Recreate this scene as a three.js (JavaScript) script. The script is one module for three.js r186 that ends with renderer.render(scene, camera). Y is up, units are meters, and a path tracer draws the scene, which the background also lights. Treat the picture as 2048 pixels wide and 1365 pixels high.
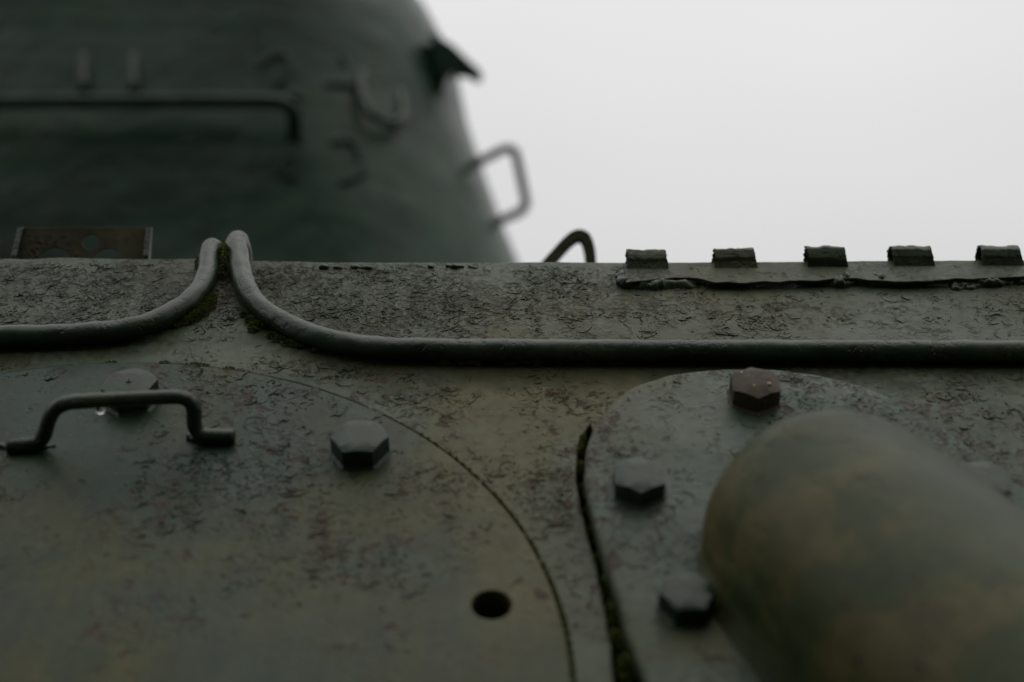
import * as THREE from 'three';
import { mergeGeometries, mergeVertices, toCreasedNormals } from 'three/addons/utils/BufferGeometryUtils.js';

// ------------------------------------------------------------------ camera
const R = Math.PI / 180;
const IW = 2048, IH = 1365, FPX = 2843;               // photograph size and focal length in its pixels
const PITCH = 8.5 * R, SLOPE = 42 * R;                // camera tilt, slope of the armour plate
const CAM = new THREE.Vector3(0, 1.35, 0), STAND = 0.471;
const scene = new THREE.Scene();
const camera = new THREE.PerspectiveCamera(2 * Math.atan(IH / 2 / FPX) / R, IW / IH, 0.02, 900);
camera.position.copy(CAM);
camera.rotation.set(PITCH, 0, 0);
camera.focus = 0.865;
camera.userData.fStop = 3.6;
camera.updateMatrixWorld(true);

// ------------------------------------------------------------------ noise
function rng(seed) { let a = seed >>> 0; return () => { a = (a + 0x6D2B79F5) >>> 0; let t = a; t = Math.imul(t ^ (t >>> 15), t | 1); t ^= t + Math.imul(t ^ (t >>> 7), t | 61); return ((t ^ (t >>> 14)) >>> 0) / 4294967296; }; }
const rnd = rng(20240);
const PERM = new Uint8Array(512); { const p = [...Array(256).keys()], r = rng(7); for (let i = 255; i > 0; i--) { const j = Math.floor(r() * (i + 1)); [p[i], p[j]] = [p[j], p[i]]; } for (let i = 0; i < 512; i++) PERM[i] = p[i & 255]; }
const GX = new Float32Array(256), GY = new Float32Array(256); for (let i = 0; i < 256; i++) { GX[i] = Math.cos(i / 256 * 2 * Math.PI); GY[i] = Math.sin(i / 256 * 2 * Math.PI); }
// gradient noise, periodic with px x py cells, about -1 .. 1
function gn(x, y, px, py, s) {
  const fx = Math.floor(x), fy = Math.floor(y), u = x - fx, v = y - fy;
  let x0 = fx % px; if (x0 < 0) x0 += px; let y0 = fy % py; if (y0 < 0) y0 += py;
  const x1 = x0 + 1 === px ? 0 : x0 + 1, y1 = y0 + 1 === py ? 0 : y0 + 1;
  const h = (a, b) => PERM[(PERM[(PERM[a & 255] + b) & 255] + s + (a >> 8) * 31) & 255];
  const a = h(x0, y0), b = h(x1, y0), c = h(x0, y1), d = h(x1, y1);
  const su = u * u * u * (u * (u * 6 - 15) + 10), sv = v * v * v * (v * (v * 6 - 15) + 10);
  const na = GX[a] * u + GY[a] * v, nb = GX[b] * (u - 1) + GY[b] * v, nc = GX[c] * u + GY[c] * (v - 1), nd = GX[d] * (u - 1) + GY[d] * (v - 1);
  const m = na + su * (nb - na), n = nc + su * (nd - nc);
  return 1.5 * (m + sv * (n - m));
}
const clamp = (x, a = 0, b = 1) => x < a ? a : x > b ? b : x;
const sm = (a, b, x) => { const t = clamp((x - a) / (b - a)); return t * t * (3 - 2 * t); };
const n3 = (x, y, z, s = 0) => (gn(x, y, 256, 256, s) + gn(y + 7.3, z, 256, 256, s + 40) + gn(z + 3.1, x, 256, 256, s + 90)) * 0.6;

// ------------------------------------------------------------------ sky and sun: an overcast day (CIE overcast luminance)
{
  const w = 512, h = 256, d = new Float32Array(w * h * 4);
  for (let j = 0; j < h; j++) for (let i = 0; i < w; i++) {
    const el = ((j + 0.5) / h - 0.5) * Math.PI, s = Math.max(0, Math.sin(el));
    const cl = 1 + 0.035 * gn(i / 32, j / 14, 16, 64, 11) + 0.02 * gn(i / 11, j / 6, 46, 64, 12);
    const L = 0.545 * (1 + 1.25 * s) * cl, o = (j * w + i) * 4;
    d[o] = L; d[o + 1] = L; d[o + 2] = L * 1.003; d[o + 3] = 1;
  }
  const t = new THREE.DataTexture(d, w, h, THREE.RGBAFormat, THREE.FloatType);
  t.mapping = THREE.EquirectangularReflectionMapping; t.magFilter = t.minFilter = THREE.LinearFilter; t.needsUpdate = true;
  scene.background = t; scene.environment = t;
}
const sun = new THREE.DirectionalLight(0xfff4e6, 0.5);
sun.position.set(0.8, 6, -1.5); sun.target.position.set(0, 1.4, -1); scene.add(sun, sun.target);
sun.castShadow = true; sun.shadow.radius = 90; sun.shadow.mapSize.set(2048, 2048);
Object.assign(sun.shadow.camera, { left: -3, right: 3, top: 3, bottom: -3, near: 0.5, far: 12 });
const renderer = new THREE.WebGLRenderer({ antialias: true });
renderer.toneMapping = THREE.LinearToneMapping;
renderer.toneMappingExposure = 1.0;
renderer.shadowMap.enabled = true;

// ------------------------------------------------------------------ frames: pixel ray -> sloped plate
const PN = new THREE.Vector3(0, Math.cos(SLOPE), Math.sin(SLOPE)), PU = new THREE.Vector3(0, Math.sin(SLOPE), -Math.cos(SLOPE));
const PO = CAM.clone().addScaledVector(PN, -STAND);
const ray = (px, py) => new THREE.Vector3((px - IW / 2) / FPX, -(py - IH / 2) / FPX, -1).applyQuaternion(camera.quaternion);
// plate coordinates (x to the right, y up the slope) of a pixel whose surface lies z above the plate
function pp(px, py, z = 0) { const d = ray(px, py), t = (z - STAND) / d.dot(PN); return [d.x * t, d.dot(PU) * t]; }
const p3 = (px, py, z = 0) => { const [x, y] = pp(px, py, z); return new THREE.Vector3(x, y, z); };
const atDepth = (px, py, depth) => CAM.clone().addScaledVector(ray(px, py), depth);   // depth along the lens axis
const onPlate = (o) => { o.rotation.x = -(Math.PI / 2 - SLOPE); o.position.copy(PO); return o; };   // plate axes for a top-level object or a hull part

// ------------------------------------------------------------------ textures
function tex(data, w, h) { const t = new THREE.DataTexture(data, w, h, THREE.RGBAFormat, THREE.FloatType); t.wrapS = t.wrapT = THREE.RepeatWrapping; t.magFilter = t.minFilter = THREE.LinearFilter; t.needsUpdate = true; return t; }
const mix3 = (a, b, t) => [a[0] + (b[0] - a[0]) * t, a[1] + (b[1] - a[1]) * t, a[2] + (b[2] - a[2]) * t];
const C = {
  green: [0.019, 0.031, 0.014], teal: [0.013, 0.032, 0.022], grey: [0.056, 0.076, 0.050], olive: [0.078, 0.072, 0.028], flange: [0.050, 0.078, 0.058], algaeShade: [0.026, 0.029, 0.011],
  primer: [0.046, 0.024, 0.022], rust: [0.044, 0.026, 0.017], grimeShade: [0.010, 0.010, 0.009], ochre: [0.12, 0.075, 0.03],
};
// One texel of old, lifting paint. x, y in metres, W x H the tile; loss 0..1 how far it has broken up.
// out: height in metres, share of bare primer, share of grime and painted shade along lifted edges
const OUT = { h: 0, bare: 0, crack: 0, film: 0, spot: 0 };
function paint(x, y, W, H, loss, s) {
  const N = (c, k, dx = 0, dy = 0) => { const px = Math.max(1, Math.round(W / c)), py = Math.max(1, Math.round(H / c)); return gn((x + dx) / W * px, (y + dy) / H * py, px, py, s + k); };
  const wx = 0.0022 * N(0.009, 1) + 0.0009 * N(0.003, 2), wy = 0.0022 * N(0.009, 3) + 0.0009 * N(0.003, 4);
  let h = 0.00030 * N(0.05, 5) + 0.00008 * N(0.014, 6) + 0.000018 * N(0.0022, 7) + 0.000010 * N(0.0011, 8), bare = 0, crack = 0;
  const patch = N(0.06, 9) * 0.5 + N(0.02, 10) * 0.45;
  const l = clamp(loss + patch * 0.55);
  // lifted edges: one side of a contour stands up, only along stretches of it
  const set = [[0.011, 20, 0.00034], [0.0065, 30, 0.00030], [0.0042, 40, 0.00022], [0.0026, 45, 0.00014]];
  for (const [c, k, A] of set) {
    const n = N(c, k, wx, wy), m = N(c * 1.3, k + 1) * 0.8 + N(c * 4, k + 2) * 0.5;
    const on = sm(0.62 - 1.15 * l, 0.85 - 1.15 * l, m);
    if (on > 0) {
      const d = n * c * 0.55;                              // about metres from the contour
      if (d > 0) h += A * on * Math.exp(-d / (0.0005 + 0.06 * c));
      else { const g = Math.exp(d / 0.00045); crack = Math.max(crack, on * g); if (l > 0.35 && d > -0.0016) bare = Math.max(bare, on * sm(-0.0016, -0.0006, d) * sm(0.05, 0.5, N(0.013, k + 4) + l - 0.45)); }
    }
  }
  // whole chips gone down to the red primer
  const e = N(0.0085, 60, wx, wy) * 0.75 + N(0.0038, 61, wx, wy) * 0.3 + 0.25 * patch;
  const chip = sm(0.60 - 0.24 * l, 0.625 - 0.24 * l, e) * sm(0.12, 0.4, l);
  h -= 0.00028 * chip; bare = Math.max(bare, chip);
  OUT.h = h; OUT.bare = clamp(bare); OUT.crack = clamp(crack); OUT.film = clamp(0.5 + 0.9 * N(0.11, 70) + 0.5 * N(0.035, 71) + 0.22 * N(0.008, 72)); OUT.spot = N(0.0055, 73) + 0.35 * N(0.0021, 74); OUT.tone = 1 + 0.10 * gn(x / W * Math.round(W / 0.006), y / H * Math.max(1, Math.round(H / 0.07)), Math.round(W / 0.006), Math.max(1, Math.round(H / 0.07)), s + 78) + 0.16 * N(0.018, 75) + 0.12 * N(0.0045, 76) + 0.08 * N(0.0016, 77);
  return OUT;
}
// the sheet of paint over the plate, the round cover and the flange, laid out in plate metres
const TX0 = -0.4, TY0 = 0.395, TW = 0.8, TH = 0.45, TPX = 2048, TPY = 1152;
const gauss = (x, y, cx, cy, rx, ry) => Math.exp(-(((x - cx) / rx) ** 2) - ((y - cy) / ry) ** 2);
// rods, traced once; also used for the green film and painted shade under them
const ROD_R = 0.0067;
const rodRightPx = [[2260, 704], [1900, 703], [1500, 702], [1180, 702], [980, 701], [850, 699], [760, 696], [700, 690], [645, 677], [590, 657], [542, 631], [510, 603], [491, 572], [481, 540], [475, 508], [471, 492]];
const rodLeftPx = [[-230, 674], [-60, 674], [40, 673], [110, 671], [211, 665], [281, 653], [334, 631], [380, 601], [406, 569], [417, 537], [420, 502]];
const rodRight = rodRightPx.map(([a, b]) => p3(a, b, ROD_R)), rodLeft = rodLeftPx.map(([a, b]) => p3(a, b, ROD_R));
const rodLine = (pts) => new THREE.CatmullRomCurve3(pts, false, 'centripetal').getSpacedPoints(90);
const rodPts = [...rodLine(rodRight), ...rodLine(rodLeft)];
const HC = [-0.47265728 * STAND, 0.92978791 * STAND], HR = 0.530535 * STAND;   // round cover: fitted to its traced rim
const flangePx = [[1330, 1440], [1292, 1365], [1262, 1285], [1240, 1215], [1216, 1140], [1194, 1065], [1178, 1000], [1170, 950], [1172, 905], [1182, 865], [1200, 832], [1228, 800], [1262, 776], [1300, 760], [1330, 750], [1400, 740], [1470, 736], [1540, 737], [1620, 746], [1700, 763], [1780, 793], [1850, 830], [1920, 876], [1985, 925], [2060, 990], [2170, 1120], [2230, 1290], [2160, 1480], [1900, 1560], [1600, 1560], [1420, 1510]];
const FZ = 0.0112;                                     // top of the flange above the plate
const flangePts = flangePx.map(([a, b]) => pp(a, b, FZ));
const inside = (x, y, P) => { let c = false; for (let i = 0, j = P.length - 1; i < P.length; j = i++) if ((P[i][1] > y) !== (P[j][1] > y) && x < (P[j][0] - P[i][0]) * (y - P[i][1]) / (P[j][1] - P[i][1]) + P[i][0]) c = !c; return c; };
const rodY = (() => { const n = 256, lo = new Float32Array(n).fill(9); for (const p of rodPts) { const i = Math.round((p.x - TX0) / TW * (n - 1)); if (i >= 0 && i < n) lo[i] = Math.min(lo[i], p.y); } for (let i = 1; i < n; i++) if (lo[i] > 8) lo[i] = lo[i - 1]; for (let i = n - 2; i >= 0; i--) if (lo[i] > 8) lo[i] = lo[i + 1]; return (x) => lo[clamp(Math.round((x - TX0) / TW * (n - 1)), 0, n - 1)]; })();
const Z = (px, py, rx, ry) => { const [x, y] = pp(px, py); return [x, y, rx, ry]; };
const lossZones = [[0.6, Z(1600, 780, 0.06, 0.03)], [1.0, Z(250, 590, 0.14, 0.05)], [0.7, Z(800, 600, 0.12, 0.06)], [0.45, Z(1300, 610, 0.2, 0.05)], [0.55, Z(560, 1000, 0.10, 0.09)], [0.6, Z(1950, 830, 0.07, 0.06)], [0.45, Z(1050, 960, 0.04, 0.06)], [0.5, Z(1150, 1050, 0.02, 0.08)], [0.35, Z(640, 760, 0.1, 0.03)]];
const oliveZones = [[0.9, Z(1060, 850, 0.07, 0.055)], [0.6, Z(1240, 630, 0.12, 0.05)], [0.7, Z(600, 1250, 0.14, 0.07)], [0.6, Z(1020, 1130, 0.03, 0.1)], [0.5, Z(1180, 770, 0.05, 0.02)], [0.5, Z(560, 720, 0.06, 0.02)], [0.45, Z(1330, 830, 0.04, 0.03)], [0.4, Z(1480, 1330, 0.05, 0.03)]];
function surfaceAt(x, y) {
  const onCover = Math.hypot(x - HC[0], y - HC[1]) < HR, onFl = !onCover && inside(x, y, flangePts), ry = rodY(x), above = y > ry;
  let loss = above ? 0.32 : onCover ? 0.16 : onFl ? 0.34 : 0.22, ol = 0;
  for (const [a, z] of lossZones) loss += a * 0.5 * gauss(x, y, ...z);
  for (const [a, z] of oliveZones) ol += a * gauss(x, y, ...z);
  const below = above ? 0 : clamp(1 - (ry - y) / (0.042 + 0.02 * gn(x * 60, y * 60, 48, 27, 5)));   // strip below the rods: green film plus painted shade
  const filmShade = below > 0 && !onFl ? sm(0, 0.7, below) : 0;
  return { onCover, onFl, above, ol, filmShade, loss: clamp(loss * (1 - 0.6 * filmShade)) };
}
function plateTextures() {
  const col = new Float32Array(TPX * TPY * 4), bmp = new Float32Array(TPX * TPY * 4), rgh = new Float32Array(TPX * TPY * 4);
  for (let j = 0; j < TPY; j++) for (let i = 0; i < TPX; i++) {
    const x = TX0 + (i + 0.5) / TPX * TW, y = TY0 + (j + 0.5) / TPY * TH, o = (j * TPX + i) * 4;
    const { onCover, onFl, above, ol, filmShade, loss } = surfaceAt(x, y);
    const P = paint(x - TX0, y - TY0, TW, TH, loss, onCover ? 3 : onFl ? 113 : 0);
    let c = onCover ? mix3(C.teal, C.green, P.film) : onFl ? mix3(C.flange, C.teal, 0.65 * P.film) : mix3(C.grey, C.green, 0.25 + 0.5 * P.film);
    c = mix3(c, C.olive, clamp(ol * (0.35 + 0.8 * P.film) + 0.22 * sm(0.6, 1, P.film)) * 0.85);
    c = mix3(c, C.algaeShade, filmShade * sm(0.15, 0.6, P.film * 0.6 + 0.35 + 0.5 * P.spot) * 0.85);
    c = mix3(c, P.spot > 0.1 ? C.rust : C.primer, P.bare * (above ? 0.28 : 0.75));
    c = mix3(c, C.grimeShade, P.crack * 0.3);
    if (P.spot > 0.66 && P.film < 0.5) c = mix3(c, C.ochre, sm(0.66, 0.8, P.spot) * 0.35);
    const tn = P.tone;
    col[o] = c[0] * tn; col[o + 1] = c[1] * tn; col[o + 2] = c[2] * tn; col[o + 3] = 1;
    const h = P.h / 0.002 + 0.5; bmp[o] = bmp[o + 1] = bmp[o + 2] = h; bmp[o + 3] = 1;
    const r = clamp(0.52 + 0.16 * (P.film - 0.5) + 0.25 * P.bare + 0.25 * filmShade + 0.15 * P.spot * 0.5, 0.3, 1); rgh[o] = rgh[o + 1] = rgh[o + 2] = r; rgh[o + 3] = 1;
  }
  return [tex(col, TPX, TPY), tex(bmp, TPX, TPY), tex(rgh, TPX, TPY)];
}
const GW = 0.25, GPX = 1024;                           // repeating paint tile, 25 cm
function tileTextures(loss, ca, cb, cc, s, bareCol = C.primer) {
  const n = GPX * GPX * 4, col = new Float32Array(n), bmp = new Float32Array(n);
  for (let j = 0; j < GPX; j++) for (let i = 0; i < GPX; i++) {
    const o = (j * GPX + i) * 4, P = paint((i + 0.5) / GPX * GW, (j + 0.5) / GPX * GW, GW, GW, loss, s);
    let c = mix3(ca, cb, P.film); c = mix3(c, cc, sm(0.55, 1.0, P.film) * 0.6);
    c = mix3(c, bareCol, P.bare * 0.8); c = mix3(c, C.grimeShade, P.crack * 0.5);
    col[o] = c[0] * P.tone; col[o + 1] = c[1] * P.tone; col[o + 2] = c[2] * P.tone; col[o + 3] = 1;
    bmp[o] = bmp[o + 1] = bmp[o + 2] = P.h / 0.002 + 0.5; bmp[o + 3] = 1;
  }
  return [tex(col, GPX, GPX), tex(bmp, GPX, GPX)];
}
const rep = (t, k) => { const c = t.clone(); c.repeat.set(k / GW, k / GW); c.needsUpdate = true; return c; };
const mat = (o) => new THREE.MeshPhysicalMaterial({ metalness: 0, side: THREE.DoubleSide, ...o });
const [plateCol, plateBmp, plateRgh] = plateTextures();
const [rodCol, rodBmp] = tileTextures(0.32, C.green, C.grey, C.olive, 17);
const [castCol, castBmp] = tileTextures(0.16, [0.018, 0.032, 0.010], [0.046, 0.051, 0.013], [0.090, 0.072, 0.030], 51, [0.05, 0.018, 0.012]);
const [rustCol, rustBmp] = tileTextures(0.25, [0.044, 0.040, 0.026], [0.080, 0.084, 0.044], [0.060, 0.048, 0.030], 83, [0.022, 0.013, 0.009]);
const M = {
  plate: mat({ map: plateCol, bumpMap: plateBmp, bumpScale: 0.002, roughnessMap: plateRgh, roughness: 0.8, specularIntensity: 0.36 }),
  rod: mat({ color: new THREE.Color().setRGB(0.52, 0.62, 0.54), map: rep(rodCol, 1), bumpMap: rep(rodBmp, 1), bumpScale: 0.0016, roughness: 0.38, specularIntensity: 0.8 }),
  bolt: mat({ color: new THREE.Color().setRGB(0.55, 0.72, 0.74), map: rep(rodCol, 0.6), bumpMap: rep(rodBmp, 0.6), bumpScale: 0.0006, roughness: 0.42, specularIntensity: 0.5 }),
  cast: mat({ color: new THREE.Color().setRGB(0.80, 0.82, 0.72), map: rep(castCol, 1), bumpMap: rep(castBmp, 1), bumpScale: 0.003, roughness: 0.5, specularIntensity: 0.42 }),
  turret: mat({ color: new THREE.Color().setRGB(0.32, 0.60, 0.64), map: rep(rodCol, 0.22), bumpMap: rep(rodBmp, 0.22), bumpScale: 0.006, roughness: 0.32, specularIntensity: 0.45 }),
  rust: mat({ map: rep(rustCol, 1), bumpMap: rep(rustBmp, 1), bumpScale: 0.0016, roughness: 0.8, specularIntensity: 0.4 }),
  moss: mat({ vertexColors: true, roughness: 0.95, specularIntensity: 0.2 }),
  body: mat({ color: new THREE.Color().setRGB(0.032, 0.037, 0.03), roughness: 0.7 }),
  water: mat({ color: 0xffffff, roughness: 0.0, transmission: 1, thickness: 0.004, ior: 1.333 }),
  lichen: mat({ color: new THREE.Color().setRGB(0.40, 0.30, 0.16), roughness: 0.95, specularIntensity: 0.2 }),
  chip: mat({ color: new THREE.Color().setRGB(0.45, 0.43, 0.38), roughness: 0.9, specularIntensity: 0.3 }),
  ground: mat({ color: new THREE.Color().setRGB(0.05, 0.05, 0.045), roughness: 0.9 }),
};

// ------------------------------------------------------------------ mesh helpers
function mesh(name, g, m, parent) { const o = new THREE.Mesh(g, m); o.name = name; o.castShadow = o.receiveShadow = true; parent.add(o); return o; }
function planarUV(g) { const p = g.attributes.position, uv = new Float32Array(p.count * 2); for (let i = 0; i < p.count; i++) { uv[2 * i] = (p.getX(i) - TX0) / TW; uv[2 * i + 1] = (p.getY(i) - TY0) / TH; } g.setAttribute('uv', new THREE.BufferAttribute(uv, 2)); return g; }
// uv in metres by the dominant axis of each normal
function boxUV(g, off = 0) { const p = g.attributes.position, n = g.attributes.normal, uv = new Float32Array(p.count * 2); for (let i = 0; i < p.count; i++) { const ax = Math.abs(n.getX(i)), ay = Math.abs(n.getY(i)), az = Math.abs(n.getZ(i)); const [a, b] = az >= ax && az >= ay ? [p.getX(i), p.getY(i)] : ax >= ay ? [p.getZ(i), p.getY(i)] : [p.getX(i), p.getZ(i)]; uv[2 * i] = a + off; uv[2 * i + 1] = b + off * 0.7; } g.setAttribute('uv', new THREE.BufferAttribute(uv, 2)); return g; }
// solid slab: outline (and holes) in x, y; top face at z1, underside at z0, edges rounded by b
function slab(outline, holes, z0, z1, b) {
  const s = new THREE.Shape(outline.map(([x, y]) => new THREE.Vector2(x, y)));
  for (const h of holes) s.holes.push(new THREE.Path(h.map(([x, y]) => new THREE.Vector2(x, y))));
  const g = new THREE.ExtrudeGeometry(s, { depth: z1 - z0 - 2 * b, bevelEnabled: true, bevelThickness: b, bevelSize: b, bevelOffset: -b, bevelSegments: 3, curveSegments: 4 });
  g.translate(0, 0, z0 + b); return g;
}
const circle = (cx, cy, r, n = 64, wob = 0, s = 0) => [...Array(n)].map((_, i) => { const a = i / n * 2 * Math.PI, q = r + wob * gn(i / n * 24, 0.5, 24, 8, s); return [cx + q * Math.cos(a), cy + q * Math.sin(a)]; });
// smooth + subdivide a traced outline and roughen it a little
function rough(pts, step, amp, s, closed = true) { const c = new THREE.CatmullRomCurve3(pts.map(([x, y]) => new THREE.Vector3(x, y, 0)), closed, 'centripetal'), n = Math.round(c.getLength() / step); return c.getSpacedPoints(n).slice(0, closed ? -1 : undefined).map((p) => [p.x + amp * n3(p.x * 90, p.y * 90, 1, s), p.y + amp * n3(p.x * 90, p.y * 90, 5, s + 3)]); }
// round bar along points with filleted corners; lumps of amp metres
function bar(pts, r, { fillet = 0, seg = 12, step = 0.004, amp = 0, s = 0, closeEnds = true, closed = false, rad = null } = {}) {
  let line = pts;
  if (fillet) { line = [pts[0]]; for (let i = 1; i < pts.length - 1; i++) { const a = pts[i - 1], b = pts[i], c = pts[i + 1], f = Math.min(fillet, b.distanceTo(a) * 0.48, b.distanceTo(c) * 0.48); const p = b.clone().lerp(a, f / b.distanceTo(a)), q = b.clone().lerp(c, f / b.distanceTo(c)); for (let k = 0; k <= 6; k++) { const t = k / 6; line.push(p.clone().multiplyScalar((1 - t) ** 2).addScaledVector(b, 2 * t * (1 - t)).addScaledVector(q, t * t)); } } line.push(pts[pts.length - 1]); }
  const c = new THREE.CatmullRomCurve3(line, closed, 'centripetal', 0.5), L = c.getLength(), n = Math.max(6, Math.round(L / step));
  c.arcLengthDivisions = n * 4; c.updateArcLengths();
  const fr = c.computeFrenetFrames(n, closed), pos = [], uv = [], idx = [];
  const rows = [];
  const capRows = closeEnds ? 3 : 0;
  for (let i = -capRows; i <= n + capRows; i++) {
    const k = clamp(i, 0, n), u = k / n, over = i < 0 ? -i / capRows : i > n ? (i - n) / capRows : 0, dir = i < 0 ? -1 : 1;
    const p = c.getPointAt(u), rr0 = (rad ? rad(u) : r), bul = Math.sin(over * Math.PI / 2) * rr0 * 0.55, sc = Math.max(0.001, Math.sqrt(Math.max(0, 1 - over * over)));
    p.addScaledVector(fr.tangents[k], dir * bul);
    rows.push(u * L + dir * bul);
    for (let j = 0; j <= seg; j++) { const a = j / seg * 2 * Math.PI, N = fr.normals[k], B = fr.binormals[k]; const dx = Math.cos(a), dy = Math.sin(a); const d = new THREE.Vector3().addScaledVector(N, dx).addScaledVector(B, dy); const q = p.clone().addScaledVector(d, rr0 * sc); if (amp) q.addScaledVector(d, amp * (n3(q.x * 70, q.y * 70, q.z * 70, s) + 0.5 * n3(q.x * 260, q.y * 260, q.z * 260, s + 9))); pos.push(q.x, q.y, q.z); uv.push(u * L + dir * bul, j / seg * 2 * Math.PI * rr0); }
  }
  const w = seg + 1, m = n + 2 * capRows;
  for (let i = 0; i < m; i++) for (let j = 0; j < seg; j++) { const a = i * w + j; idx.push(a, a + w, a + 1, a + 1, a + w, a + w + 1); }
  const g = new THREE.BufferGeometry(); g.setAttribute('position', new THREE.Float32BufferAttribute(pos, 3)); g.setAttribute('uv', new THREE.Float32BufferAttribute(uv, 2)); g.setIndex(idx); g.computeVertexNormals();
  const nn = g.attributes.normal; for (let i = 0; i <= m; i++) { const a = i * w, b = a + seg, v = new THREE.Vector3().fromBufferAttribute(nn, a).add(new THREE.Vector3().fromBufferAttribute(nn, b)).normalize(); nn.setXYZ(a, v.x, v.y, v.z); nn.setXYZ(b, v.x, v.y, v.z); }
  return g;
}

const groove = rough([[1180, 848], [1164, 878], [1154, 930], [1158, 985], [1170, 1040], [1184, 1100], [1199, 1160], [1210, 1220], [1222, 1290], [1246, 1400], [1340, 1400], [1300, 1290], [1270, 1220], [1230, 1100], [1205, 1000], [1190, 930], [1186, 880]].map(([a, b]) => pp(a, b, 0)), 0.004, 0.0008, 61);   // open joint between the plate and the flange

// ------------------------------------------------------------------ ground
{
  const g = new THREE.PlaneGeometry(600, 600, 1, 1); g.rotateX(-Math.PI / 2);
  const o = mesh('ground', g, M.ground, scene); o.position.y = -0.004; o.userData = { kind: 'structure', label: 'dark bare ground the armoured vehicle stands on', category: 'ground' };
}

// ------------------------------------------------------------------ added unseen blocker behind the camera, keeps low sky off surfaces that face it
{
  const blocker = new THREE.Group(); blocker.name = 'added_sky_blocker'; blocker.position.set(0, 0, 3.4); scene.add(blocker);
  blocker.userData = { label: 'added unseen boarded block that keeps low sky off the vehicle rear', category: 'blocker' };
  const W = 18, Hh = 6.2, n = 60, r = rng(5), ms = [0.045, 0.055, 0.038].map((v) => mat({ color: new THREE.Color().setRGB(v, v * 0.93, v * 0.8), roughness: 0.85 }));
  const bg = new THREE.BoxGeometry(W / n - 0.012, Hh, 0.03);
  for (let i = 0; i < n; i++) mesh('board', bg, ms[i % 3], blocker).position.set(-W / 2 + (i + 0.5) * W / n, Hh / 2, 0.02 * r());
  const wg = new THREE.BoxGeometry(W, Hh - 0.1, 4); mesh('wall', wg, ms[1], blocker).position.set(0, Hh / 2 - 0.05, 2.06);
  const rg = new THREE.BoxGeometry(W + 0.6, 0.12, 5); mesh('roof', rg, ms[2], blocker).position.set(0, Hh + 0.07, 2.0);
}

// ------------------------------------------------------------------ hull
const hull = new THREE.Group(); hull.name = 'tank_hull'; scene.add(hull);
hull.userData = { label: 'dark green armoured hull with sloped flaking plate, round bolted cover and rods', category: 'hull' };
// upper edge of the plate, slightly wavy
const edgePx = [[-420, 519], [-200, 518], [0, 519], [60, 520], [120, 517], [200, 519], [300, 520], [400, 520], [500, 523], [580, 525], [680, 527], [800, 527], [900, 528], [1000, 527], [1100, 526], [1200, 527], [1300, 527], [1500, 526], [1700, 525], [1900, 524], [2048, 523], [2300, 522], [2500, 522]];
const edge = rough(edgePx.map(([a, b]) => pp(a, b, -0.001)), 0.006, 0.0005, 4, false);
const edgeY = (x) => { for (let i = 1; i < edge.length; i++) if (edge[i][0] >= x) return edge[i][1]; return edge[edge.length - 1][1]; };
{
  const xr = 0.95, lo = -0.34, e = edge.slice().reverse();
  const outline = [[-xr, lo], [xr, lo], [xr, e[0][1]], ...e, [-xr, e[e.length - 1][1]]];
  const g = planarUV(slab(outline, [groove, circle(HC[0], HC[1], HR + 0.0003, 160, 0.0004, 6)], -0.068, 0, 0.0013));
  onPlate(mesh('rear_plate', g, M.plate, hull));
}
{ // body of the hull behind and below the plate: side profile pulled across
  const inP = (y, z) => { const v = PO.clone().addScaledVector(PU, y).addScaledVector(PN, z); return [-v.z, v.y]; };
  const top = inP(0.795, -0.07), bot = inP(-0.34, -0.07);
  const s = new THREE.Shape([[bot[0], bot[1]], [top[0], top[1] - 0.03], [4.6, top[1] - 0.03], [5.0, 0.9], [4.4, 0], [bot[0] + 0.5, 0]].map(([a, b]) => new THREE.Vector2(a, b)));
  const pocket = [inP(0.15, -0.02), inP(0.72, -0.02), inP(0.72, -0.09), inP(0.15, -0.09)];
  const g = new THREE.ExtrudeGeometry(s, { depth: 1.9, bevelEnabled: false }); g.translate(0, 0, -0.95); g.rotateY(Math.PI / 2);
  mesh('hull_body', g, M.body, hull);
}

// hex bolt: chamfered head on a flat seat, origin at the seat
function hexBolt(apo, H, turn, dome = 0, wob = 0, s = 0) {
  const n = 72, rings = [], pos = [], idx = [];
  const rh = (a) => { const m = ((a - turn) % (Math.PI / 3) + Math.PI / 3) % (Math.PI / 3) - Math.PI / 6; return Math.min(apo / Math.cos(m), apo * 1.135); };
  const lv = [[(a) => 0, H + dome], [(a) => apo * 0.5, H + dome * 0.75], [(a) => apo * 0.9, H], [(a) => apo * 0.955, H - apo * 0.02], [(a) => rh(a) * 0.995, null, 0], [(a) => rh(a), null, 0.0006], [(a) => rh(a), H * 0.5], [(a) => rh(a) * 1.0, 0.0015], [(a) => rh(a) + 0.0012, 0.0003], [(a) => rh(a) + 0.0026, -0.0006]];
  lv.forEach(([f, z, dz]) => { for (let i = 0; i <= n; i++) { const a = i / n * 2 * Math.PI, r = f(a); let zz = z === null ? H - apo * 0.02 - Math.max(0, r - apo * 0.955) * 0.52 - dz : z; const x = r * Math.cos(a), y = r * Math.sin(a), k = wob * n3(x * 200 + s, y * 200, zz * 200, 3); pos.push(x * (1 + k * 30), y * (1 + k * 30), zz + k); } });
  for (let k = 0; k < lv.length - 1; k++) for (let i = 0; i < n; i++) { const a = k * (n + 1) + i, b = a + n + 1; idx.push(a, b, a + 1, a + 1, b, b + 1); }
  let g = new THREE.BufferGeometry(); g.setAttribute('position', new THREE.Float32BufferAttribute(pos, 3)); g.setIndex(idx);
  g = toCreasedNormals(mergeVertices(g, 1e-6), 24 * R); return boxUV(g, s * 0.037);
}

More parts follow.
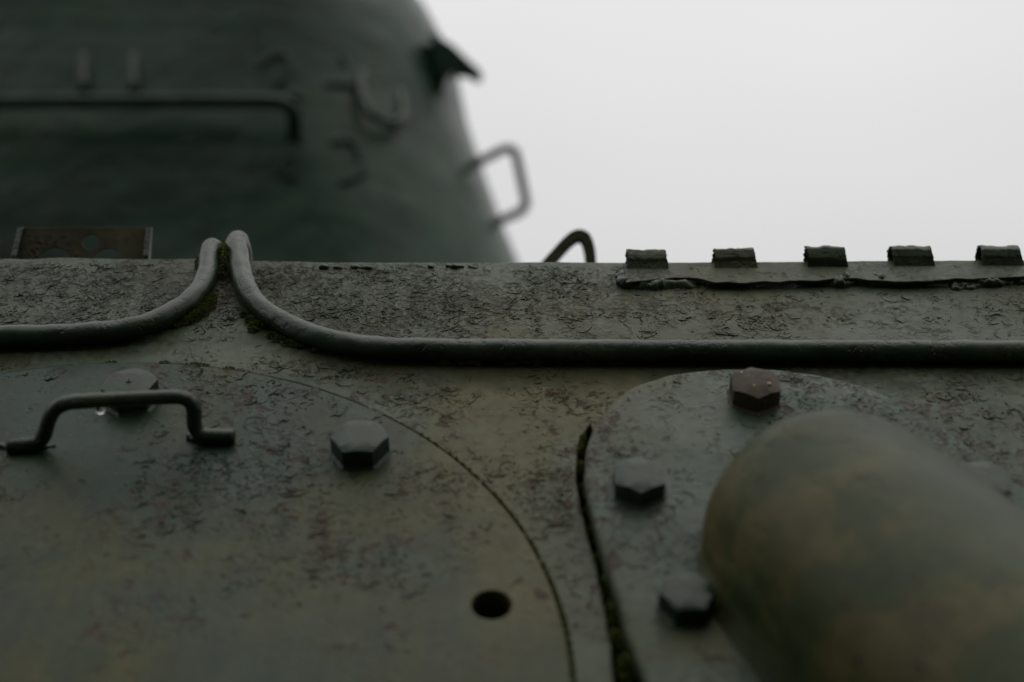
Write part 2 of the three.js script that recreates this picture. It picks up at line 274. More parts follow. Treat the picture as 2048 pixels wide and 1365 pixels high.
// round access cover with its bolts, empty bolt hole and lifting handle
const COVER_Z = 0.0012;
const holeAt = pp(983, 1210, COVER_Z);
const cover = onPlate(mesh('access_cover', planarUV(slab(circle(HC[0] - 0.0007, HC[1] + 0.0002, HR - 0.0008, 200, 0.0004, 9), [circle(holeAt[0], holeAt[1], 0.0094, 40)], -0.018, COVER_Z, 0.0009)), M.plate, hull));
{
  const H = 0.0125, a = 0.0138;
  for (const [px, py, turn, s, dome] of [[257, 764, 0.30, 1, 0.0004], [718, 869, 0.02, 2, 0.0003]]) {
    const [x, y] = pp(px, py, COVER_Z + H);
    const b = mesh('bolt', hexBolt(a, H, turn, dome, 0.0003, s), M.bolt, cover); b.position.set(x, y, COVER_Z);
    if (s === 1) { // centre pip
      const g = new THREE.TorusGeometry(0.0011, 0.0006, 8, 14); boxUV(g); const t = mesh('centre_mark', g, M.rod, cover); t.position.set(x, y, COVER_Z + H + 0.0005);
    }
  }
  const ring = new THREE.RingGeometry(HR - 0.004, HR + 0.003, 90, 1, 40 * R, 105 * R); ring.translate(HC[0], HC[1], -0.0007);
  mesh('seam_filler', ring, mat({ color: new THREE.Color().setRGB(...C.olive), roughness: 0.9, specularIntensity: 0.2 }), cover);
  // handle: stands 3 cm off the cover, feet turned outwards and welded down
  const r = 0.0041, top = 0.031;
  const pts = [p3(20, 893, r * 0.7 + COVER_Z), p3(82, 889, r * 0.8 + COVER_Z), p3(112, 798, top), p3(384, 796, top), p3(388, 872, r + COVER_Z), p3(462, 873, r + COVER_Z)];
  pts[2].y = pts[1].y + 0.001; pts[3].y = pts[4].y + 0.001; pts[2].x = pp(112, 798, top)[0]; pts[3].x = pp(386, 796, top)[0];
  const hd = mesh('handle', bar(pts, r, { fillet: 0.011, seg: 16, step: 0.002, amp: 0.00025, s: 5 }), M.rod, cover);
  for (const [c, w, s] of [[[48, 896], 0.016, 3], [[418, 880], 0.011, 8]]) {
    const q = p3(c[0], c[1], COVER_Z), g = bar([q.clone().add(new THREE.Vector3(-w, 0.002, 0.0005)), q.clone().add(new THREE.Vector3(0, -0.001, 0.0006)), q.clone().add(new THREE.Vector3(w, 0.0015, 0.0003))], 0.004, { seg: 14, step: 0.001, amp: 0.0024, s, rad: (u) => 0.0012 + 0.0024 * Math.sin(Math.PI * u) });
    mesh('weld_bead', g, M.rod, cover);
  }
}

// splash rods: welded round bars that sweep up the plate and bend over its edge
{
  const R3 = rodRight, L3 = rodLeft, e1 = R3[R3.length - 1], e0 = L3[L3.length - 1];
  const tailR = [...R3, new THREE.Vector3(e1.x - 0.0008, e1.y + 0.011, e1.z - 0.002), new THREE.Vector3(e1.x - 0.001, e1.y + 0.017, e1.z - 0.010), new THREE.Vector3(e1.x - 0.001, e1.y + 0.016, e1.z - 0.03)];
  const tailL = [...L3, new THREE.Vector3(e0.x - 0.0003, e0.y + 0.009, e0.z - 0.003), new THREE.Vector3(e0.x - 0.001, e0.y + 0.015, e0.z - 0.010), new THREE.Vector3(e0.x - 0.006, e0.y + 0.018, e0.z - 0.016), new THREE.Vector3(e0.x - 0.010, e0.y + 0.018, e0.z - 0.03)];
  onPlate(mesh('splash_rod', bar(tailR, ROD_R, { seg: 28, step: 0.003, amp: 0.0006, s: 21 }), M.rod, hull));
  onPlate(mesh('splash_rod', bar(tailL, ROD_R, { seg: 28, step: 0.003, amp: 0.0006, s: 33 }), M.rod, hull));
}

{ // pale chips where the paint has gone from the rods
  const rods = hull.children.filter((o) => o.name === 'splash_rod'), rr = rng(77);
  for (const [px, py, w, k] of [[1376, 682, 0.0020, 0], [1394, 682, 0.0014, 0], [1731, 683, 0.0026, 0], [1560, 684, 0.0009, 0], [905, 679, 0.0012, 0], [845, 677, 0.0010, 0], [790, 674, 0.0008, 0], [118, 648, 0.0014, 1], [384, 577, 0.0016, 1], [1930, 683, 0.0010, 0]]) {
    const line = k ? rodLeft : rodRight, c = new THREE.CatmullRomCurve3(line, false, 'centripetal').getSpacedPoints(400), t = pp(px, py, ROD_R * 1.6); let best = c[0]; for (const q of c) if (Math.abs(q.x - t[0]) < Math.abs(best.x - t[0])) best = q;
    const d = new THREE.Vector3(k && px > 300 ? -0.6 : 0, 0.66, 0.75).normalize(), sh = new THREE.Shape([...Array(9)].map((_, i) => { const a = i / 9 * 6.2832, q = w * (0.55 + 0.6 * rr()); return new THREE.Vector2(q * Math.cos(a), 0.5 * q * Math.sin(a)); }));
    const g = new THREE.ExtrudeGeometry(sh, { depth: 0.0003, bevelEnabled: false }); g.translate(0, 0, -0.0001);
    const o = mesh('bare_chip', g, M.chip, rods[k]); o.quaternion.setFromUnitVectors(new THREE.Vector3(0, 0, 1), d); o.position.copy(best).addScaledVector(d, ROD_R + 0.0001);
  }
}

// hinge strip with curled knuckles along the upper edge
{
  const z0 = 0.0030, z1 = 0.0052;
  const low = [[1252, 566], [1300, 560], [1345, 556], [1395, 557], [1430, 564], [1480, 566], [1560, 563], [1640, 560], [1690, 556], [1745, 560], [1800, 564], [1880, 560], [1980, 556], [2060, 553], [2200, 551], [2330, 551]].map(([a, b]) => pp(a, b, z1));
  const lowR = rough(low, 0.0022, 0.0016, 31, false), x0 = lowR[0][0], x1 = lowR[lowR.length - 1][0];
  const topL = [[1200, 527], [1400, 527], [1560, 524], [1740, 522], [1910, 521], [2330, 520]].map(([a, b]) => pp(a, b, z1)), stripTop = (x) => { for (let i = 1; i < topL.length; i++) if (x <= topL[i][0] || i === topL.length - 1) return topL[i - 1][1] + (topL[i][1] - topL[i - 1][1]) * (x - topL[i - 1][0]) / (topL[i][0] - topL[i - 1][0]); };
  const up = []; for (let i = 0; i <= 60; i++) { const x = x1 + (x0 - x1) * i / 60; up.push([x, stripTop(x) + 0.0005 * n3(x * 120, 1, 2, 8)]); }
  const strip = onPlate(mesh('deck_hinge', planarUV(slab([...lowR, ...up], [], z0, z1, 0.0005)), M.plate, hull));
  // curled sheet profile (y, z)
  const prof = (yc, zc, Ro, t, a1, y0, zs) => { const o = [[y0, zs]], q = [[y0, zs - t]], a0 = 2.75; for (let i = 0; i <= 24; i++) { const a = a0 + (a1 - a0) * i / 24; o.push([yc + Ro * Math.cos(a), zc + Ro * Math.sin(a)]); q.push([yc + (Ro - t) * Math.cos(a), zc + (Ro - t) * Math.sin(a)]); } return [...o, ...q.reverse()]; };
  [[1253, 1335, 0.0], [1428, 1512, 0.02], [1612, 1692, 0.0], [1782, 1866, 0.0], [1960, 2042, 0.0], [2130, 2214, 0]].forEach(([a, b, sk], k) => {
    const xa = pp(a, 520, 0.005)[0], xb = pp(b, 520, 0.005)[0], ye = stripTop((xa + xb) / 2);
    const P = prof(ye + 0.0030 + [0, 0.0009, -0.0004, 0.0006, 0.0002, 0][k], 0.0058 + [0, -0.0005, 0.0006, 0.0003, 0, 0][k], 0.0072 + [-0.0002, 0.0002, 0.0004, -0.0001, 0.0003, 0][k], 0.0016, -1.9 + 0.25 * (k % 3), ye - 0.0075, 0.0047);
    const nx = 14, pos = [], idx = [], m = P.length;
    for (let i = 0; i <= nx; i++) for (let j = 0; j < m; j++) {
      const [y, z] = P[j], u = i / nx, lift = clamp((z - 0.006) / 0.007);
      let x = xa + (xb - xa) * u; if (i === 0) x += 0.0012 * n3(y * 500, z * 500, k, 3) + (k === 2 ? 0.003 * sm(0.3, 0.9, lift) * -1 * n3(y * 300, 2, k) : 0); if (i === nx) x += 0.0008 * n3(y * 400, z * 400, k + 7, 3) - 0.0022 * lift;
      const dent = k === 0 ? -0.0009 * Math.exp(-(((u - 0.42) / 0.1) ** 2)) * lift : 0, w = 0.0008 * n3(x * 110, y * 60, z * 60, 14) + 0.00045 * n3(x * 260, y * 160, z * 160, 13) + dent;
      pos.push(x, y + w, z + w);
    }
    for (let i = 0; i < nx; i++) for (let j = 0; j < m; j++) { const p = i * m + j, q = i * m + (j + 1) % m; idx.push(p, q, p + m, q, q + m, p + m); }
    const capA = [], half = m / 2; for (let j = 0; j < half - 1; j++) { const o = (i) => [i * m + j, i * m + j + 1, i * m + m - 2 - j, i * m + m - 1 - j]; for (const i of [0, nx]) { const [p, q, r, s] = o(i); idx.push(p, q, s, q, r, s); } }
    let g = new THREE.BufferGeometry(); g.setAttribute('position', new THREE.Float32BufferAttribute(pos, 3)); g.setIndex(idx); g = toCreasedNormals(g, 40 * R); planarUV(g);
    mesh('knuckle', g, M.plate, strip);
  });
  // lumps of weld that hold the strip down
  for (const [pts, r, s] of [[[[1244, 545], [1250, 566], [1275, 573], [1320, 571], [1360, 569], [1392, 571]], 0.0050, 3], [[[1655, 566], [1690, 566], [1730, 564], [1772, 566], [1796, 563]], 0.0062, 6], [[[1905, 575], [1960, 571], [2048, 563], [2140, 560]], 0.0042, 12], [[[1428, 522], [1434, 528], [1442, 533]], 0.0022, 15]])
    mesh('weld_bead', mergeGeometries([0, 1, 2].map((k) => bar(pts.map(([a, b]) => p3(a, b + (k - 1) * 3.5, -0.0002)), r, { seg: 18, step: 0.0008, amp: r * 0.7, s: s + 40 * k, rad: (u) => r * (k === 1 ? 1 : 0.7) * (0.45 + 0.5 * Math.sin(Math.PI * clamp(u * 0.9 + 0.08))) }))), M.rod, strip);
}
// scabs of old weld under the upper edge
for (const pts of [[[640, 535], [655, 536]], [[668, 536], [690, 537]], [[702, 535], [742, 537]], [[858, 534], [866, 535]], [[893, 533], [910, 535], [926, 534]], [[938, 534], [952, 536]]]) {
  const q = pts.map(([a, b]) => p3(a, b, 0.0002)); if (q.length === 2) q.splice(1, 0, q[0].clone().lerp(q[1], 0.5));
  onPlate(mesh('weld_scab', bar(q, 0.0012, { seg: 12, step: 0.0006, amp: 0.0022, s: pts[0][0] }), M.rod, hull));
}

// perforated sheet bracket standing on the deck just behind the edge
{
  const dep = 0.985, z = 0, O = atDepth(165, 540, dep), k = dep / FPX, L = (px, py) => [(px - 165) * k, (540 - py) * k];
  const g0 = slab([L(34, 600), L(34, 470), L(42, 453), L(290, 452), L(297, 462), L(300, 600)], [circle(...L(178, 483), 16.5 * k, 32), circle(...L(108, 527), 33 * k, 40), circle(...L(214, 528), 32 * k, 40)], -0.0009, 0.0009, 0.0003);
  const br = mesh('perforated_bracket', boxUV(g0), M.rust, hull); br.position.copy(O); br.rotation.x = -0.05;
  for (const [a, sgn] of [[37, -1], [294, 1]]) { // side flanges bent towards the rear, cut at a slant
    const s = new THREE.Shape([[0, 0.0300], [0.002, 0.0300], [0.009, 0.008], [0.009, -0.02], [0, -0.02]].map(([p, q]) => new THREE.Vector2(p, q)));
    const g = new THREE.ExtrudeGeometry(s, { depth: 0.0032, bevelEnabled: true, bevelSize: 0.0004, bevelThickness: 0.0004, bevelSegments: 2 }); g.translate(0, 0, -0.0016); g.rotateY(-Math.PI / 2); g.rotateY(sgn * 0.1);
    const f = mesh('side_flange', boxUV(g), M.rod, br); f.position.set((a - 165) * k, 0, 0);
  }
}
// bent strap on the deck
{
  const d = 1.16, P = [[1060, 575], [1101, 524], [1152, 474], [1168, 476], [1178, 500], [1182, 580]].map(([a, b]) => atDepth(a, b, d));
  const pts = new THREE.CatmullRomCurve3(P, false, 'centripetal').getSpacedPoints(40), t = 0.0042, a = [], b = [];
  pts.forEach((p, i) => { const q = pts[Math.min(i + 1, 40)].clone().sub(pts[Math.max(i - 1, 0)]).normalize(); a.push([p.x - q.y * t, p.y + q.x * t]); b.push([p.x + q.y * t, p.y - q.x * t]); });
  const g = slab([...a, ...b.reverse()], [], -0.009, 0.009, 0.0008); const o = mesh('deck_strap', boxUV(g), M.rust, hull); o.position.z = pts[20].z;
}

// exhaust flange: thick cast plate with its bolts and the bulging cowl
{
  const fl = onPlate(mesh('exhaust_flange', planarUV(slab(rough(flangePts, 0.0035, 0.0007, 41), [], 0.0012, FZ, 0.0026)), M.plate, hull));
  for (const [px, py, turn, s, H, a, dome, m] of [[1512, 762, 0.5, 3, 0.0122, 0.0130, 0.0022, mat({ color: new THREE.Color().setRGB(0.72, 0.56, 0.62), map: rep(rustCol, 1), bumpMap: rep(rustBmp, 1), bumpScale: 0.0016, roughness: 0.6, specularIntensity: 0.4 })], [1279, 946, 0.53, 4, 0.0115, 0.0126, 0.0006, M.bolt], [1376, 1180, 0.05, 5, 0.0115, 0.0116, 0.0004, M.bolt], [1972, 952, 0.2, 6, 0.0115, 0.0126, 0.0004, M.bolt]]) {
    const [x, y] = pp(px, py, FZ + H), b = mesh('bolt', hexBolt(a, H, turn, dome, 0.0005, s), m, fl); b.position.set(x, y, FZ);
    if (s === 3) b.userData.label = 'rusty bolt speckled with yellow lichen';
    if (s === 3) [[-0.007, 0.006], [-0.0035, 0.003], [-0.0005, 0.0045], [0.002, 0.0038], [-0.002, -0.006], [0.0065, -0.0045], [-0.0055, 0.0005]].forEach(([u, v], i) => { const g = new THREE.IcosahedronGeometry(0.0008 + 0.0002 * (i % 3), 1); g.scale(1, 1, 0.45); mesh('lichen_speck', g, i ? M.lichen : M.chip, fl).position.set(x + u, y + v, FZ + H + dome * 0.62); });
  }
  // cowl: domed root that runs out as a thick tube towards the rear
  const S = p3(1676, 1084, 0.020), dirC = new THREE.Vector3(0.25, -0.25, 0.9).normalize().applyQuaternion(camera.quaternion);
  const dir = new THREE.Vector3(dirC.x, dirC.dot(PU), dirC.dot(PN)), r0 = 0.0625, len = 0.34;
  const ax = new THREE.Vector3(1, 0, 0).addScaledVector(dir, -dir.x).normalize(), bx = new THREE.Vector3().crossVectors(dir, ax), pos = [], uv = [], idx = [], nu = 96;
  const rows = []; for (let i = 0; i <= 30; i++) { const a = i / 30 * Math.PI / 2; rows.push([-Math.cos(a) * r0, Math.sin(a) * r0]); } for (let i = 1; i <= 40; i++) rows.push([len * i / 40, r0 * (1 - 0.16 * i / 40)]); rows.push([len, r0 - 0.012], [len - 0.12, r0 - 0.014], [len - 0.13, 0.0005]);
  rows.forEach(([t, r], i) => { for (let j = 0; j <= nu; j++) { const a = j / nu * 2 * Math.PI, d = new THREE.Vector3().addScaledVector(ax, Math.cos(a)).addScaledVector(bx, Math.sin(a)), q = S.clone().addScaledVector(dir, t).addScaledVector(d, r); const n = n3(q.x * 22, q.y * 22, q.z * 22, 5) * 0.0016 + n3(q.x * 90, q.y * 90, q.z * 90, 6) * 0.0004; q.addScaledVector(q.clone().sub(S).normalize(), n); const P = S.clone().addScaledVector(dir, t); if (d.z < 0.12 && i < 71) { const k = clamp((0.12 - d.z) / 0.95), l = new THREE.Vector3(d.x, d.y, 0).normalize(), w = r * Math.hypot(d.x, d.y) / Math.sqrt(1 - 0.0144) , top = P.z + 0.12 * r; const side = new THREE.Vector3(P.x, P.y, 0).addScaledVector(l, Math.max(w, r * 0.985) + (0.030 - 0.016 * clamp(t / 0.1)) * k ** 2.0 + n); side.z = top + (FZ - 0.003 - top) * clamp(k * 1.35); q.copy(side); } pos.push(q.x, q.y, q.z); uv.push(a * r0, t); } });
  for (let i = 0; i < rows.length - 1; i++) for (let j = 0; j < nu; j++) { const a = i * (nu + 1) + j, b = a + nu + 1; idx.push(a, b, a + 1, a + 1, b, b + 1); }
  let g = new THREE.BufferGeometry(); g.setAttribute('position', new THREE.Float32BufferAttribute(pos, 3)); g.setAttribute('uv', new THREE.Float32BufferAttribute(uv, 2)); g.setIndex(idx); g.computeVertexNormals();
  mesh('exhaust_cowl', g, M.cast, fl).userData.label = 'blotchy olive cast exhaust cowl';
}

// curled flakes of paint: thin torn sheets, one edge sprung up from the steel
{
  const r = rng(4242), pos = [], idx = [];
  const want = 11500; let made = 0, tries = 0;
  while (made < want && tries < 400000) {
    tries++;
    const x = -0.38 + 0.76 * r(), y = 0.42 + 0.388 * Math.sqrt(r()), S = surfaceAt(x, y);
    if (y > edgeY(x) - 0.008 || Math.hypot(x - holeAt[0], y - holeAt[1]) < 0.016) continue;
    const patch = 0.5 * n3(x * 30, y * 30, 1, 3) + 0.6 * n3(x * 95, y * 95, 2, 4) + (S.above ? 0.3 : 0.8) * n3(x * 11, y * 11, 3, 4);
    if (r() > clamp((S.above ? 0.82 : S.onCover ? 0.95 : 1.1) * S.loss + patch * 1.1 - (S.above ? 0.22 : 0.26)) ** 1.5) continue;
    if (rodPts.some((p) => Math.abs(p.x - x) < 0.0075 && Math.abs(p.y - y) < 0.0075)) continue;
    const rim = Math.hypot(x - HC[0], y - HC[1]); if (Math.abs(rim - HR) < 0.004) continue;
    if (inside(x, y, groove) || inside(x - 0.004, y, groove) || inside(x + 0.004, y, groove)) continue;
    const z = S.onFl ? FZ : S.onCover ? COVER_Z : 0;
    if (S.onFl && ![0, 1, 2, 3].every((k) => inside(x + 0.006 * Math.cos(k * 1.57), y + 0.006 * Math.sin(k * 1.57), flangePts))) continue;
    if (!S.onFl && inside(x, y, flangePts.map(([a, b]) => [a, b]))) continue;
    const ro = 0.0007 + 0.0050 * r() ** 3.4, span = 1.1 + 2.6 * r(), a0 = r() * 6.2832, w = 0.0006 + 0.0010 * r(), lift = 0.00018 + 0.00065 * r() ** 2, el = 0.7 + 0.9 * r(), tw = r() * 3.14, n = 9, base = pos.length / 3, ph = r() * 50;
    const cw = Math.cos(tw), sw = Math.sin(tw);
    for (let i = 0; i <= n; i++) {
      const t = i / n, a = a0 + span * t, jag = 1 + 0.30 * gn(t * 4 + ph, ph, 64, 64, 9) + 0.22 * gn(t * 9 + ph, ph + 3, 64, 64, 10), up = lift * Math.pow(Math.sin(Math.PI * clamp(t * 0.96 + 0.02)), 0.6) * (0.75 + 0.5 * gn(t * 3 + ph, 9, 64, 64, 12));
      const R1 = ro * jag, R0 = Math.max(0.0002, ro * (1 + 0.2 * (jag - 1)) - w);
      for (const [q, zz] of [[R0, 0.00004], [(R0 + R1) / 2, 0.00004 + Math.max(0, up) * 0.28], [R1, 0.00005 + Math.max(0, up)]]) {
        const u = q * Math.cos(a), v = q * Math.sin(a) * el, X = x + (u * cw - v * sw) - ro * Math.cos(a0 + span / 2) * 0.5, Y = y + (u * sw + v * cw) - ro * Math.sin(a0 + span / 2) * 0.5;
        pos.push(X, Y, z + zz);
      }
    }
    for (let i = 0; i < n; i++) for (let k = 0; k < 2; k++) { const p = base + i * 3 + k; idx.push(p, p + 1, p + 3, p + 1, p + 4, p + 3); }
    made++;
  }
  console.log('flakes', made, tries);
  const g = new THREE.BufferGeometry(); g.setAttribute('position', new THREE.Float32BufferAttribute(pos, 3)); g.setIndex(idx); g.computeVertexNormals(); planarUV(g);
  const o = onPlate(mesh('paint_flake', g, M.plate, hull)); o.userData.kind = 'stuff';
}

// ------------------------------------------------------------------ turret
const turret = new THREE.Group(); turret.name = 'tank_turret'; scene.add(turret);
turret.userData = { label: 'dark green cast turret with handrail and grab handles behind the hull edge', category: 'turret' };
{
  const Y0 = 1.50, Y1 = 2.75, ny = 110, nc = 40, ns = 40, cx = -0.85, pos = [], uv = [], idx = [];
  // outline of a level cut: rounded rectangle whose right flank follows the silhouette
  const D = 2.62;                                       // depth at which the right corner turns out of view
  const sil = [[1105, 680], [1046, 525], [1010, 430], [966, 300], [928, 190], [905, 80], [878, 0], [835, -90], [770, -180], [670, -260]].map(([a, b]) => atDepth(a, b, D));
  const xr = (y) => { for (let i = 1; i < sil.length; i++) if (y <= sil[i].y || i === sil.length - 1) { const t = (y - sil[i - 1].y) / (sil[i].y - sil[i - 1].y); return sil[i - 1].x + (sil[i].x - sil[i - 1].x) * t; } };
  const ring = (y) => {
    const hw = (xr(y) - cx), zb = -2.26 - 0.20 * (y - 1.5), zf = -4.4, rc = Math.min(0.34, hw * 0.8), P = [];
    const cs = [[cx + hw - rc, zb - rc, 90, 0], [cx + hw - rc, zf + rc, 0, -90], [cx - hw + rc, zf + rc, -90, -180], [cx - hw + rc, zb - rc, 180, 90]];
    for (const [x, z, a0, a1] of cs) for (let i = 0; i <= nc; i++) { const a = (a0 + (a1 - a0) * i / nc) * R; P.push([x + rc * Math.cos(a), z + rc * Math.sin(a)]); }
    const Q = []; P.forEach((p, i) => { const q = P[(i + 1) % P.length], m = i % (nc + 1) === nc ? ns : 1; for (let k = 0; k < m; k++) Q.push([p[0] + (q[0] - p[0]) * k / m, p[1] + (q[1] - p[1]) * k / m]); }); Q.push(Q[0]); return Q;
  };
  const mring = ring(1.6).length;
  for (let i = 0; i <= ny; i++) { const y = Y0 + (Y1 - Y0) * i / ny, P = ring(y); let u = 0; P.forEach(([x, z], j) => { if (j) u += Math.hypot(x - P[j - 1][0], z - P[j - 1][1]); const n = 0.004 * n3(x * 5, y * 5, z * 5, 2) + 0.0010 * n3(x * 16, y * 16, z * 16, 3) + 0.0009 * n3(x * 45, y * 45, z * 45, 4); pos.push(x + n, y, z + n); uv.push(u, y); }); }
  for (let i = 0; i < ny; i++) for (let j = 0; j < mring - 1; j++) { const a = i * mring + j, b = a + mring; idx.push(a, a + 1, b, a + 1, b + 1, b); }
  const c = pos.length / 3; pos.push(cx, Y1 + 0.03, -3.4); uv.push(0, 0); for (let j = 0; j < mring - 1; j++) idx.push(ny * mring + j, ny * mring + j + 1, c);
  const g = new THREE.BufferGeometry(); g.setAttribute('position', new THREE.Float32BufferAttribute(pos, 3)); g.setAttribute('uv', new THREE.Float32BufferAttribute(uv, 2)); g.setIndex(idx); g.computeVertexNormals();
  const shell = mesh('turret_shell', g, M.turret, turret); shell.updateMatrixWorld(true);
  const rc = new THREE.Raycaster();
  const hit = (px, py, off = 0) => { rc.set(CAM, ray(px, py).normalize()); const h = rc.intersectObject(shell)[0]; return h.point.clone().addScaledVector(ray(px, py).normalize(), -off); };
  // handrail held off the rear wall
  mesh('handrail', bar([hit(-420, 290), hit(-420, 206, 0.07), hit(-200, 204, 0.07), hit(300, 202, 0.07), hit(588, 203, 0.07), hit(588, 290, -0.02)], 0.0125, { fillet: 0.035, seg: 14, step: 0.012 }), M.turret, turret);
  for (const x of [167, 267]) mesh('stowage_hook', bar([hit(x, 108, -0.014), hit(x - 1, 150, 0.008), hit(x, 181, 0.016), hit(x + 3, 188, -0.010)], 0.0105, { seg: 12, step: 0.006 }), M.turret, turret);
  mesh('tie_down_loop', bar([hit(722, 146, -0.004), hit(722, 185, 0.02), hit(742, 228, 0.035), hit(772, 244, 0.035), hit(803, 238, 0.03), hit(802, 185, -0.004)], 0.0085, { seg: 12, step: 0.008 }), M.turret, turret);
  for (const pts of [[[520, 132], [545, 112], [570, 112], [577, 135], [566, 160], [553, 172]], [[582, 190], [592, 194], [600, 196]], [[652, 168], [685, 169], [716, 168]], [[684, 116], [686, 122], [688, 128]], [[568, 318], [562, 335], [556, 348]], [[575, 352], [582, 355], [590, 352]], [[664, 284], [695, 282], [714, 298], [716, 318]], [[728, 338], [722, 350], [702, 360], [682, 366]]])
    mesh('cast_mark', bar(pts.map(([a, b]) => hit(a, b, 0.0005)), 0.0075, { seg: 10, step: 0.006, amp: 0.001, s: pts[0][0] }), M.turret, turret);
  // grab handle and lifting hook on the right flank
  const G = [[935, 336], [1012, 296], [1030, 300], [1053, 408], [1045, 422], [975, 452]].map(([a, b]) => atDepth(a, b, 2.66));
  mesh('grab_handle', bar(G, 0.0088, { fillet: 0.02, seg: 12, step: 0.008 }), M.turret, turret);
  const hp = [[862, 72], [884, 86], [907, 101], [938, 132], [964, 157], [955, 163], [938, 152], [920, 149], [906, 155], [898, 168], [890, 190], [870, 150]].map(([a, b]) => atDepth(a, b, 2.7)), hz = hp[0].z;
  const hg = slab(hp.map((p) => [p.x, p.y]), [], -0.03, 0.03, 0.004); mesh('lifting_hook', boxUV(hg), M.turret, turret).position.z = hz;
}

// ------------------------------------------------------------------ moss, lichen chips, a drop of water
const MOSS = [];
function moss(label, dabs, seed, { leaf = 0.0013, dens = 1 } = {}) {
  const r = rng(seed), pos = [], col = [], nor = [];
  for (const [px, py, rx, ry, z, h] of dabs) {           // centre pixel, half-axes in metres, base height, mound height
    const [cx, cy] = pp(px, py, z), n = Math.round(dens * 420 * (rx * ry) / (0.004 * 0.004)) + 40;
    for (let i = 0; i < n; i++) {
      const a = r() * 6.2832, q = Math.sqrt(r()), wob = 1 + 0.35 * n3(Math.cos(a) * 2 + px, Math.sin(a) * 2, py, 2);
      const x = cx + rx * q * wob * Math.cos(a), y = cy + ry * q * wob * Math.sin(a), top = h * Math.sqrt(Math.max(0, 1 - q * q)) * (0.6 + 0.5 * r());
      const zc = z + top * (0.35 + 0.65 * Math.sqrt(r()));
      const out = new THREE.Vector3(x - cx, y - cy, h * 0.8 + 0.0006).normalize().add(new THREE.Vector3(r() - 0.5, r() - 0.5, r() - 0.3).multiplyScalar(1.3)).normalize();
      const sd = new THREE.Vector3(r() - 0.5, r() - 0.5, r() - 0.5).cross(out).normalize(), L = leaf * (0.6 + 0.9 * r()), w = L * 0.26;
      const b = new THREE.Vector3(x, y, zc), t = b.clone().addScaledVector(out, L), m1 = b.clone().addScaledVector(out, L * 0.45).addScaledVector(sd, w), m2 = b.clone().addScaledVector(out, L * 0.45).addScaledVector(sd, -w);
      for (const v of [b, m1, m2, m1, t, m2]) pos.push(v.x, v.y, v.z);
      const k = 0.42 + 0.6 * r(), yel = r(); const c = yel > 0.85 ? [0.34 * k, 0.33 * k, 0.12 * k] : [0.20 * k, 0.25 * k, 0.07 * k];
      for (let e = 0; e < 6; e++) col.push(...c);
    }
  }
  const g = new THREE.BufferGeometry(); g.setAttribute('position', new THREE.Float32BufferAttribute(pos, 3)); g.setAttribute('color', new THREE.Float32BufferAttribute(col, 3)); g.computeVertexNormals();
  const o = onPlate(mesh('moss_clump' + (MOSS.length ? '_' + String(MOSS.length).padStart(3, '0') : ''), g, M.moss, scene));
  o.userData = { label, category: 'moss', group: 'moss growing on the hull' }; MOSS.push(o);
}
moss('long moss cushion under the short curved rod beside the peak', [[374, 645, 0.004, 0.003, 0, 0.004], [386, 637, 0.0052, 0.0042, 0, 0.0055], [400, 627, 0.0058, 0.0052, 0, 0.0065], [414, 614, 0.0052, 0.0054, 0, 0.0065], [423, 601, 0.0032, 0.005, 0, 0.005], [356, 652, 0.003, 0.002, 0, 0.002]], 1);
moss('moss tuft wedged between the two upturned rod ends', [[449, 512, 0.003, 0.006, 0.006, 0.009], [450, 526, 0.003, 0.007, 0.005, 0.008], [447, 548, 0.002, 0.006, 0.001, 0.005]], 2);
moss('small moss bit behind the shorter upturned rod end at the plate edge', [[397, 528, 0.0018, 0.006, 0, 0.004]], 3);
moss('ragged moss patch beneath the bend of the long rod', [[487, 630, 0.002, 0.002, 0, 0.002], [500, 643, 0.003, 0.0026, 0, 0.003], [514, 654, 0.0048, 0.0036, 0, 0.0042], [506, 662, 0.003, 0.0022, 0, 0.002]], 4);
moss('thin moss strip trailing under the sloping part of the long rod', [[545, 674, 0.004, 0.0022, 0, 0.002], [560, 681, 0.005, 0.0026, 0, 0.0024], [578, 688, 0.005, 0.0024, 0, 0.0022], [594, 694, 0.004, 0.0018, 0, 0.0016], [626, 704, 0.002, 0.001, 0, 0.001]], 5);
moss('rounded moss tuft hanging alone under the straight long rod', [[1064, 723, 0.0072, 0.0044, 0.001, 0.0048]], 6);
for (const [i, d] of [[878, 723, 0.0036, 0.002, 0, 0.0018], [890, 729, 0.0024, 0.0014, 0, 0.0012], [938, 728, 0.006, 0.002, 0, 0.0018], [1018, 728, 0.003, 0.0016, 0, 0.0014], [1118, 728, 0.0022, 0.0015, 0, 0.0014], [1186, 727, 0.003, 0.0018, 0, 0.0016], [1232, 729, 0.0044, 0.0018, 0, 0.0018], [1392, 723, 0.003, 0.0014, 0, 0.0014], [1466, 722, 0.0034, 0.0014, 0, 0.0016]].entries())
  moss('tiny dark moss crumb under the straight part of the long rod', [d], 70 + i);
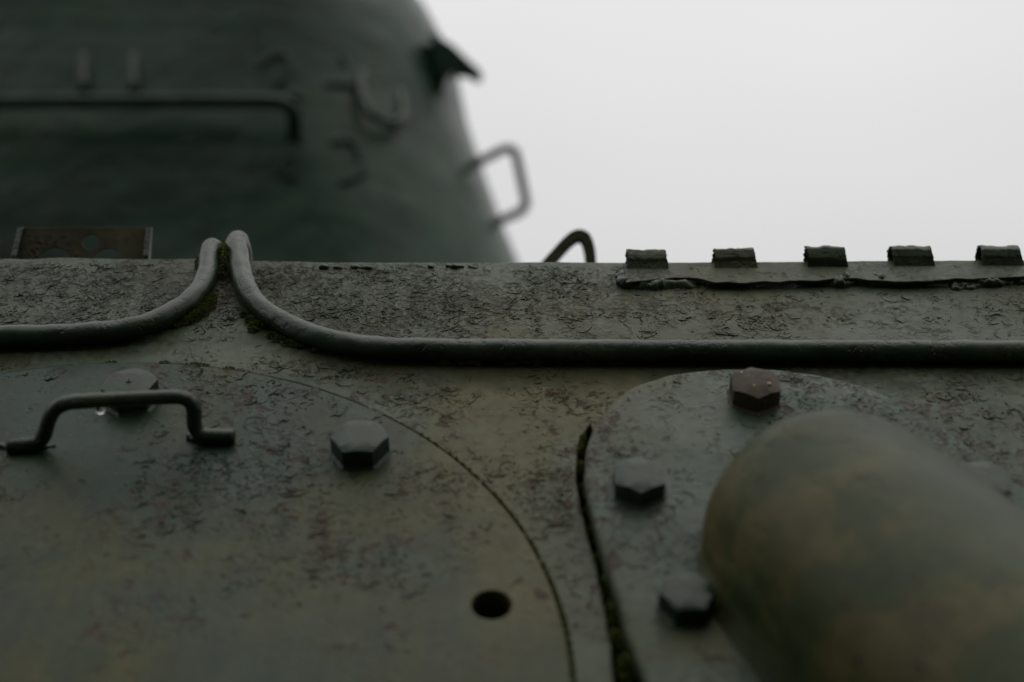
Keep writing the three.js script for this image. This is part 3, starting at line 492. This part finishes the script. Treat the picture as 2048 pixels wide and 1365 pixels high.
for (const [i, d] of [[385, 729, 0.004, 0.0009, 0, 0.0008], [402, 731, 0.005, 0.0009, 0, 0.0008], [458, 738, 0.003, 0.0008, 0, 0.0008], [330, 726, 0.003, 0.0007, 0, 0.0006], [222, 725, 0.003, 0.0007, 0, 0.0006]].entries())
  moss('thin sliver of moss in the upper seam of the round cover', [d], 90 + i, { leaf: 0.0009 });
{
  const dabs = []; for (let i = 0; i < 46; i++) { const a = (46 - i * 1.35) * R, rr = HR - 0.0008; if (i % 7 === 3 && i < 20) continue; const w = 0.0009 + 0.0011 * sm(10, 40, i); dabs.push([HC[0] + rr * Math.cos(a), HC[1] + rr * Math.sin(a), w, w + 0.001]); }
  const P = camera.quaternion.clone().invert(), back = ([x, y, w, hgt]) => { const v = PO.clone().addScaledVector(PU, y); v.x += x; v.sub(CAM).applyQuaternion(P); return [IW / 2 + FPX * v.x / -v.z, IH / 2 - FPX * v.y / -v.z, w, hgt, -0.001, 0.0016]; };
  moss('mossy line filling the side seam of the round cover', dabs.map(back), 11, { leaf: 0.001, dens: 1.2 });
}
moss('moss fringe in the gap beside the flange edge', [[1166, 885, 0.0016, 0.004, 0, 0.004], [1163, 905, 0.0016, 0.004, -0.001, 0.004], [1162, 940, 0.0016, 0.006, -0.004, 0.003], [1165, 985, 0.002, 0.006, -0.006, 0.004], [1176, 1030, 0.002, 0.006, -0.006, 0.004], [1186, 1075, 0.0026, 0.007, -0.006, 0.004], [1200, 1130, 0.003, 0.007, -0.006, 0.004], [1214, 1180, 0.003, 0.008, -0.006, 0.005], [1226, 1235, 0.0036, 0.008, -0.006, 0.005], [1236, 1290, 0.004, 0.008, -0.006, 0.005], [1250, 1345, 0.004, 0.009, -0.006, 0.005]], 12);
moss('moss speck in the shadow gap under the hinge strip', [[1497, 567, 0.0022, 0.001, 0.0005, 0.0018]], 13);
{
  const d = new THREE.SphereGeometry(0.0027, 24, 18); d.scale(1, 1.15, 1); const o = mesh('water_drop', d, M.water, scene);
  const v = p3(203, 797, 0.031); o.position.copy(PO).addScaledVector(PU, v.y).addScaledVector(PN, v.z); o.position.x += v.x; o.position.y -= 0.0058; o.position.z += 0.0016;
  o.userData = { label: 'clear water drop hanging from the cover handle', category: 'water drop' };
}
renderer.render(scene, camera);
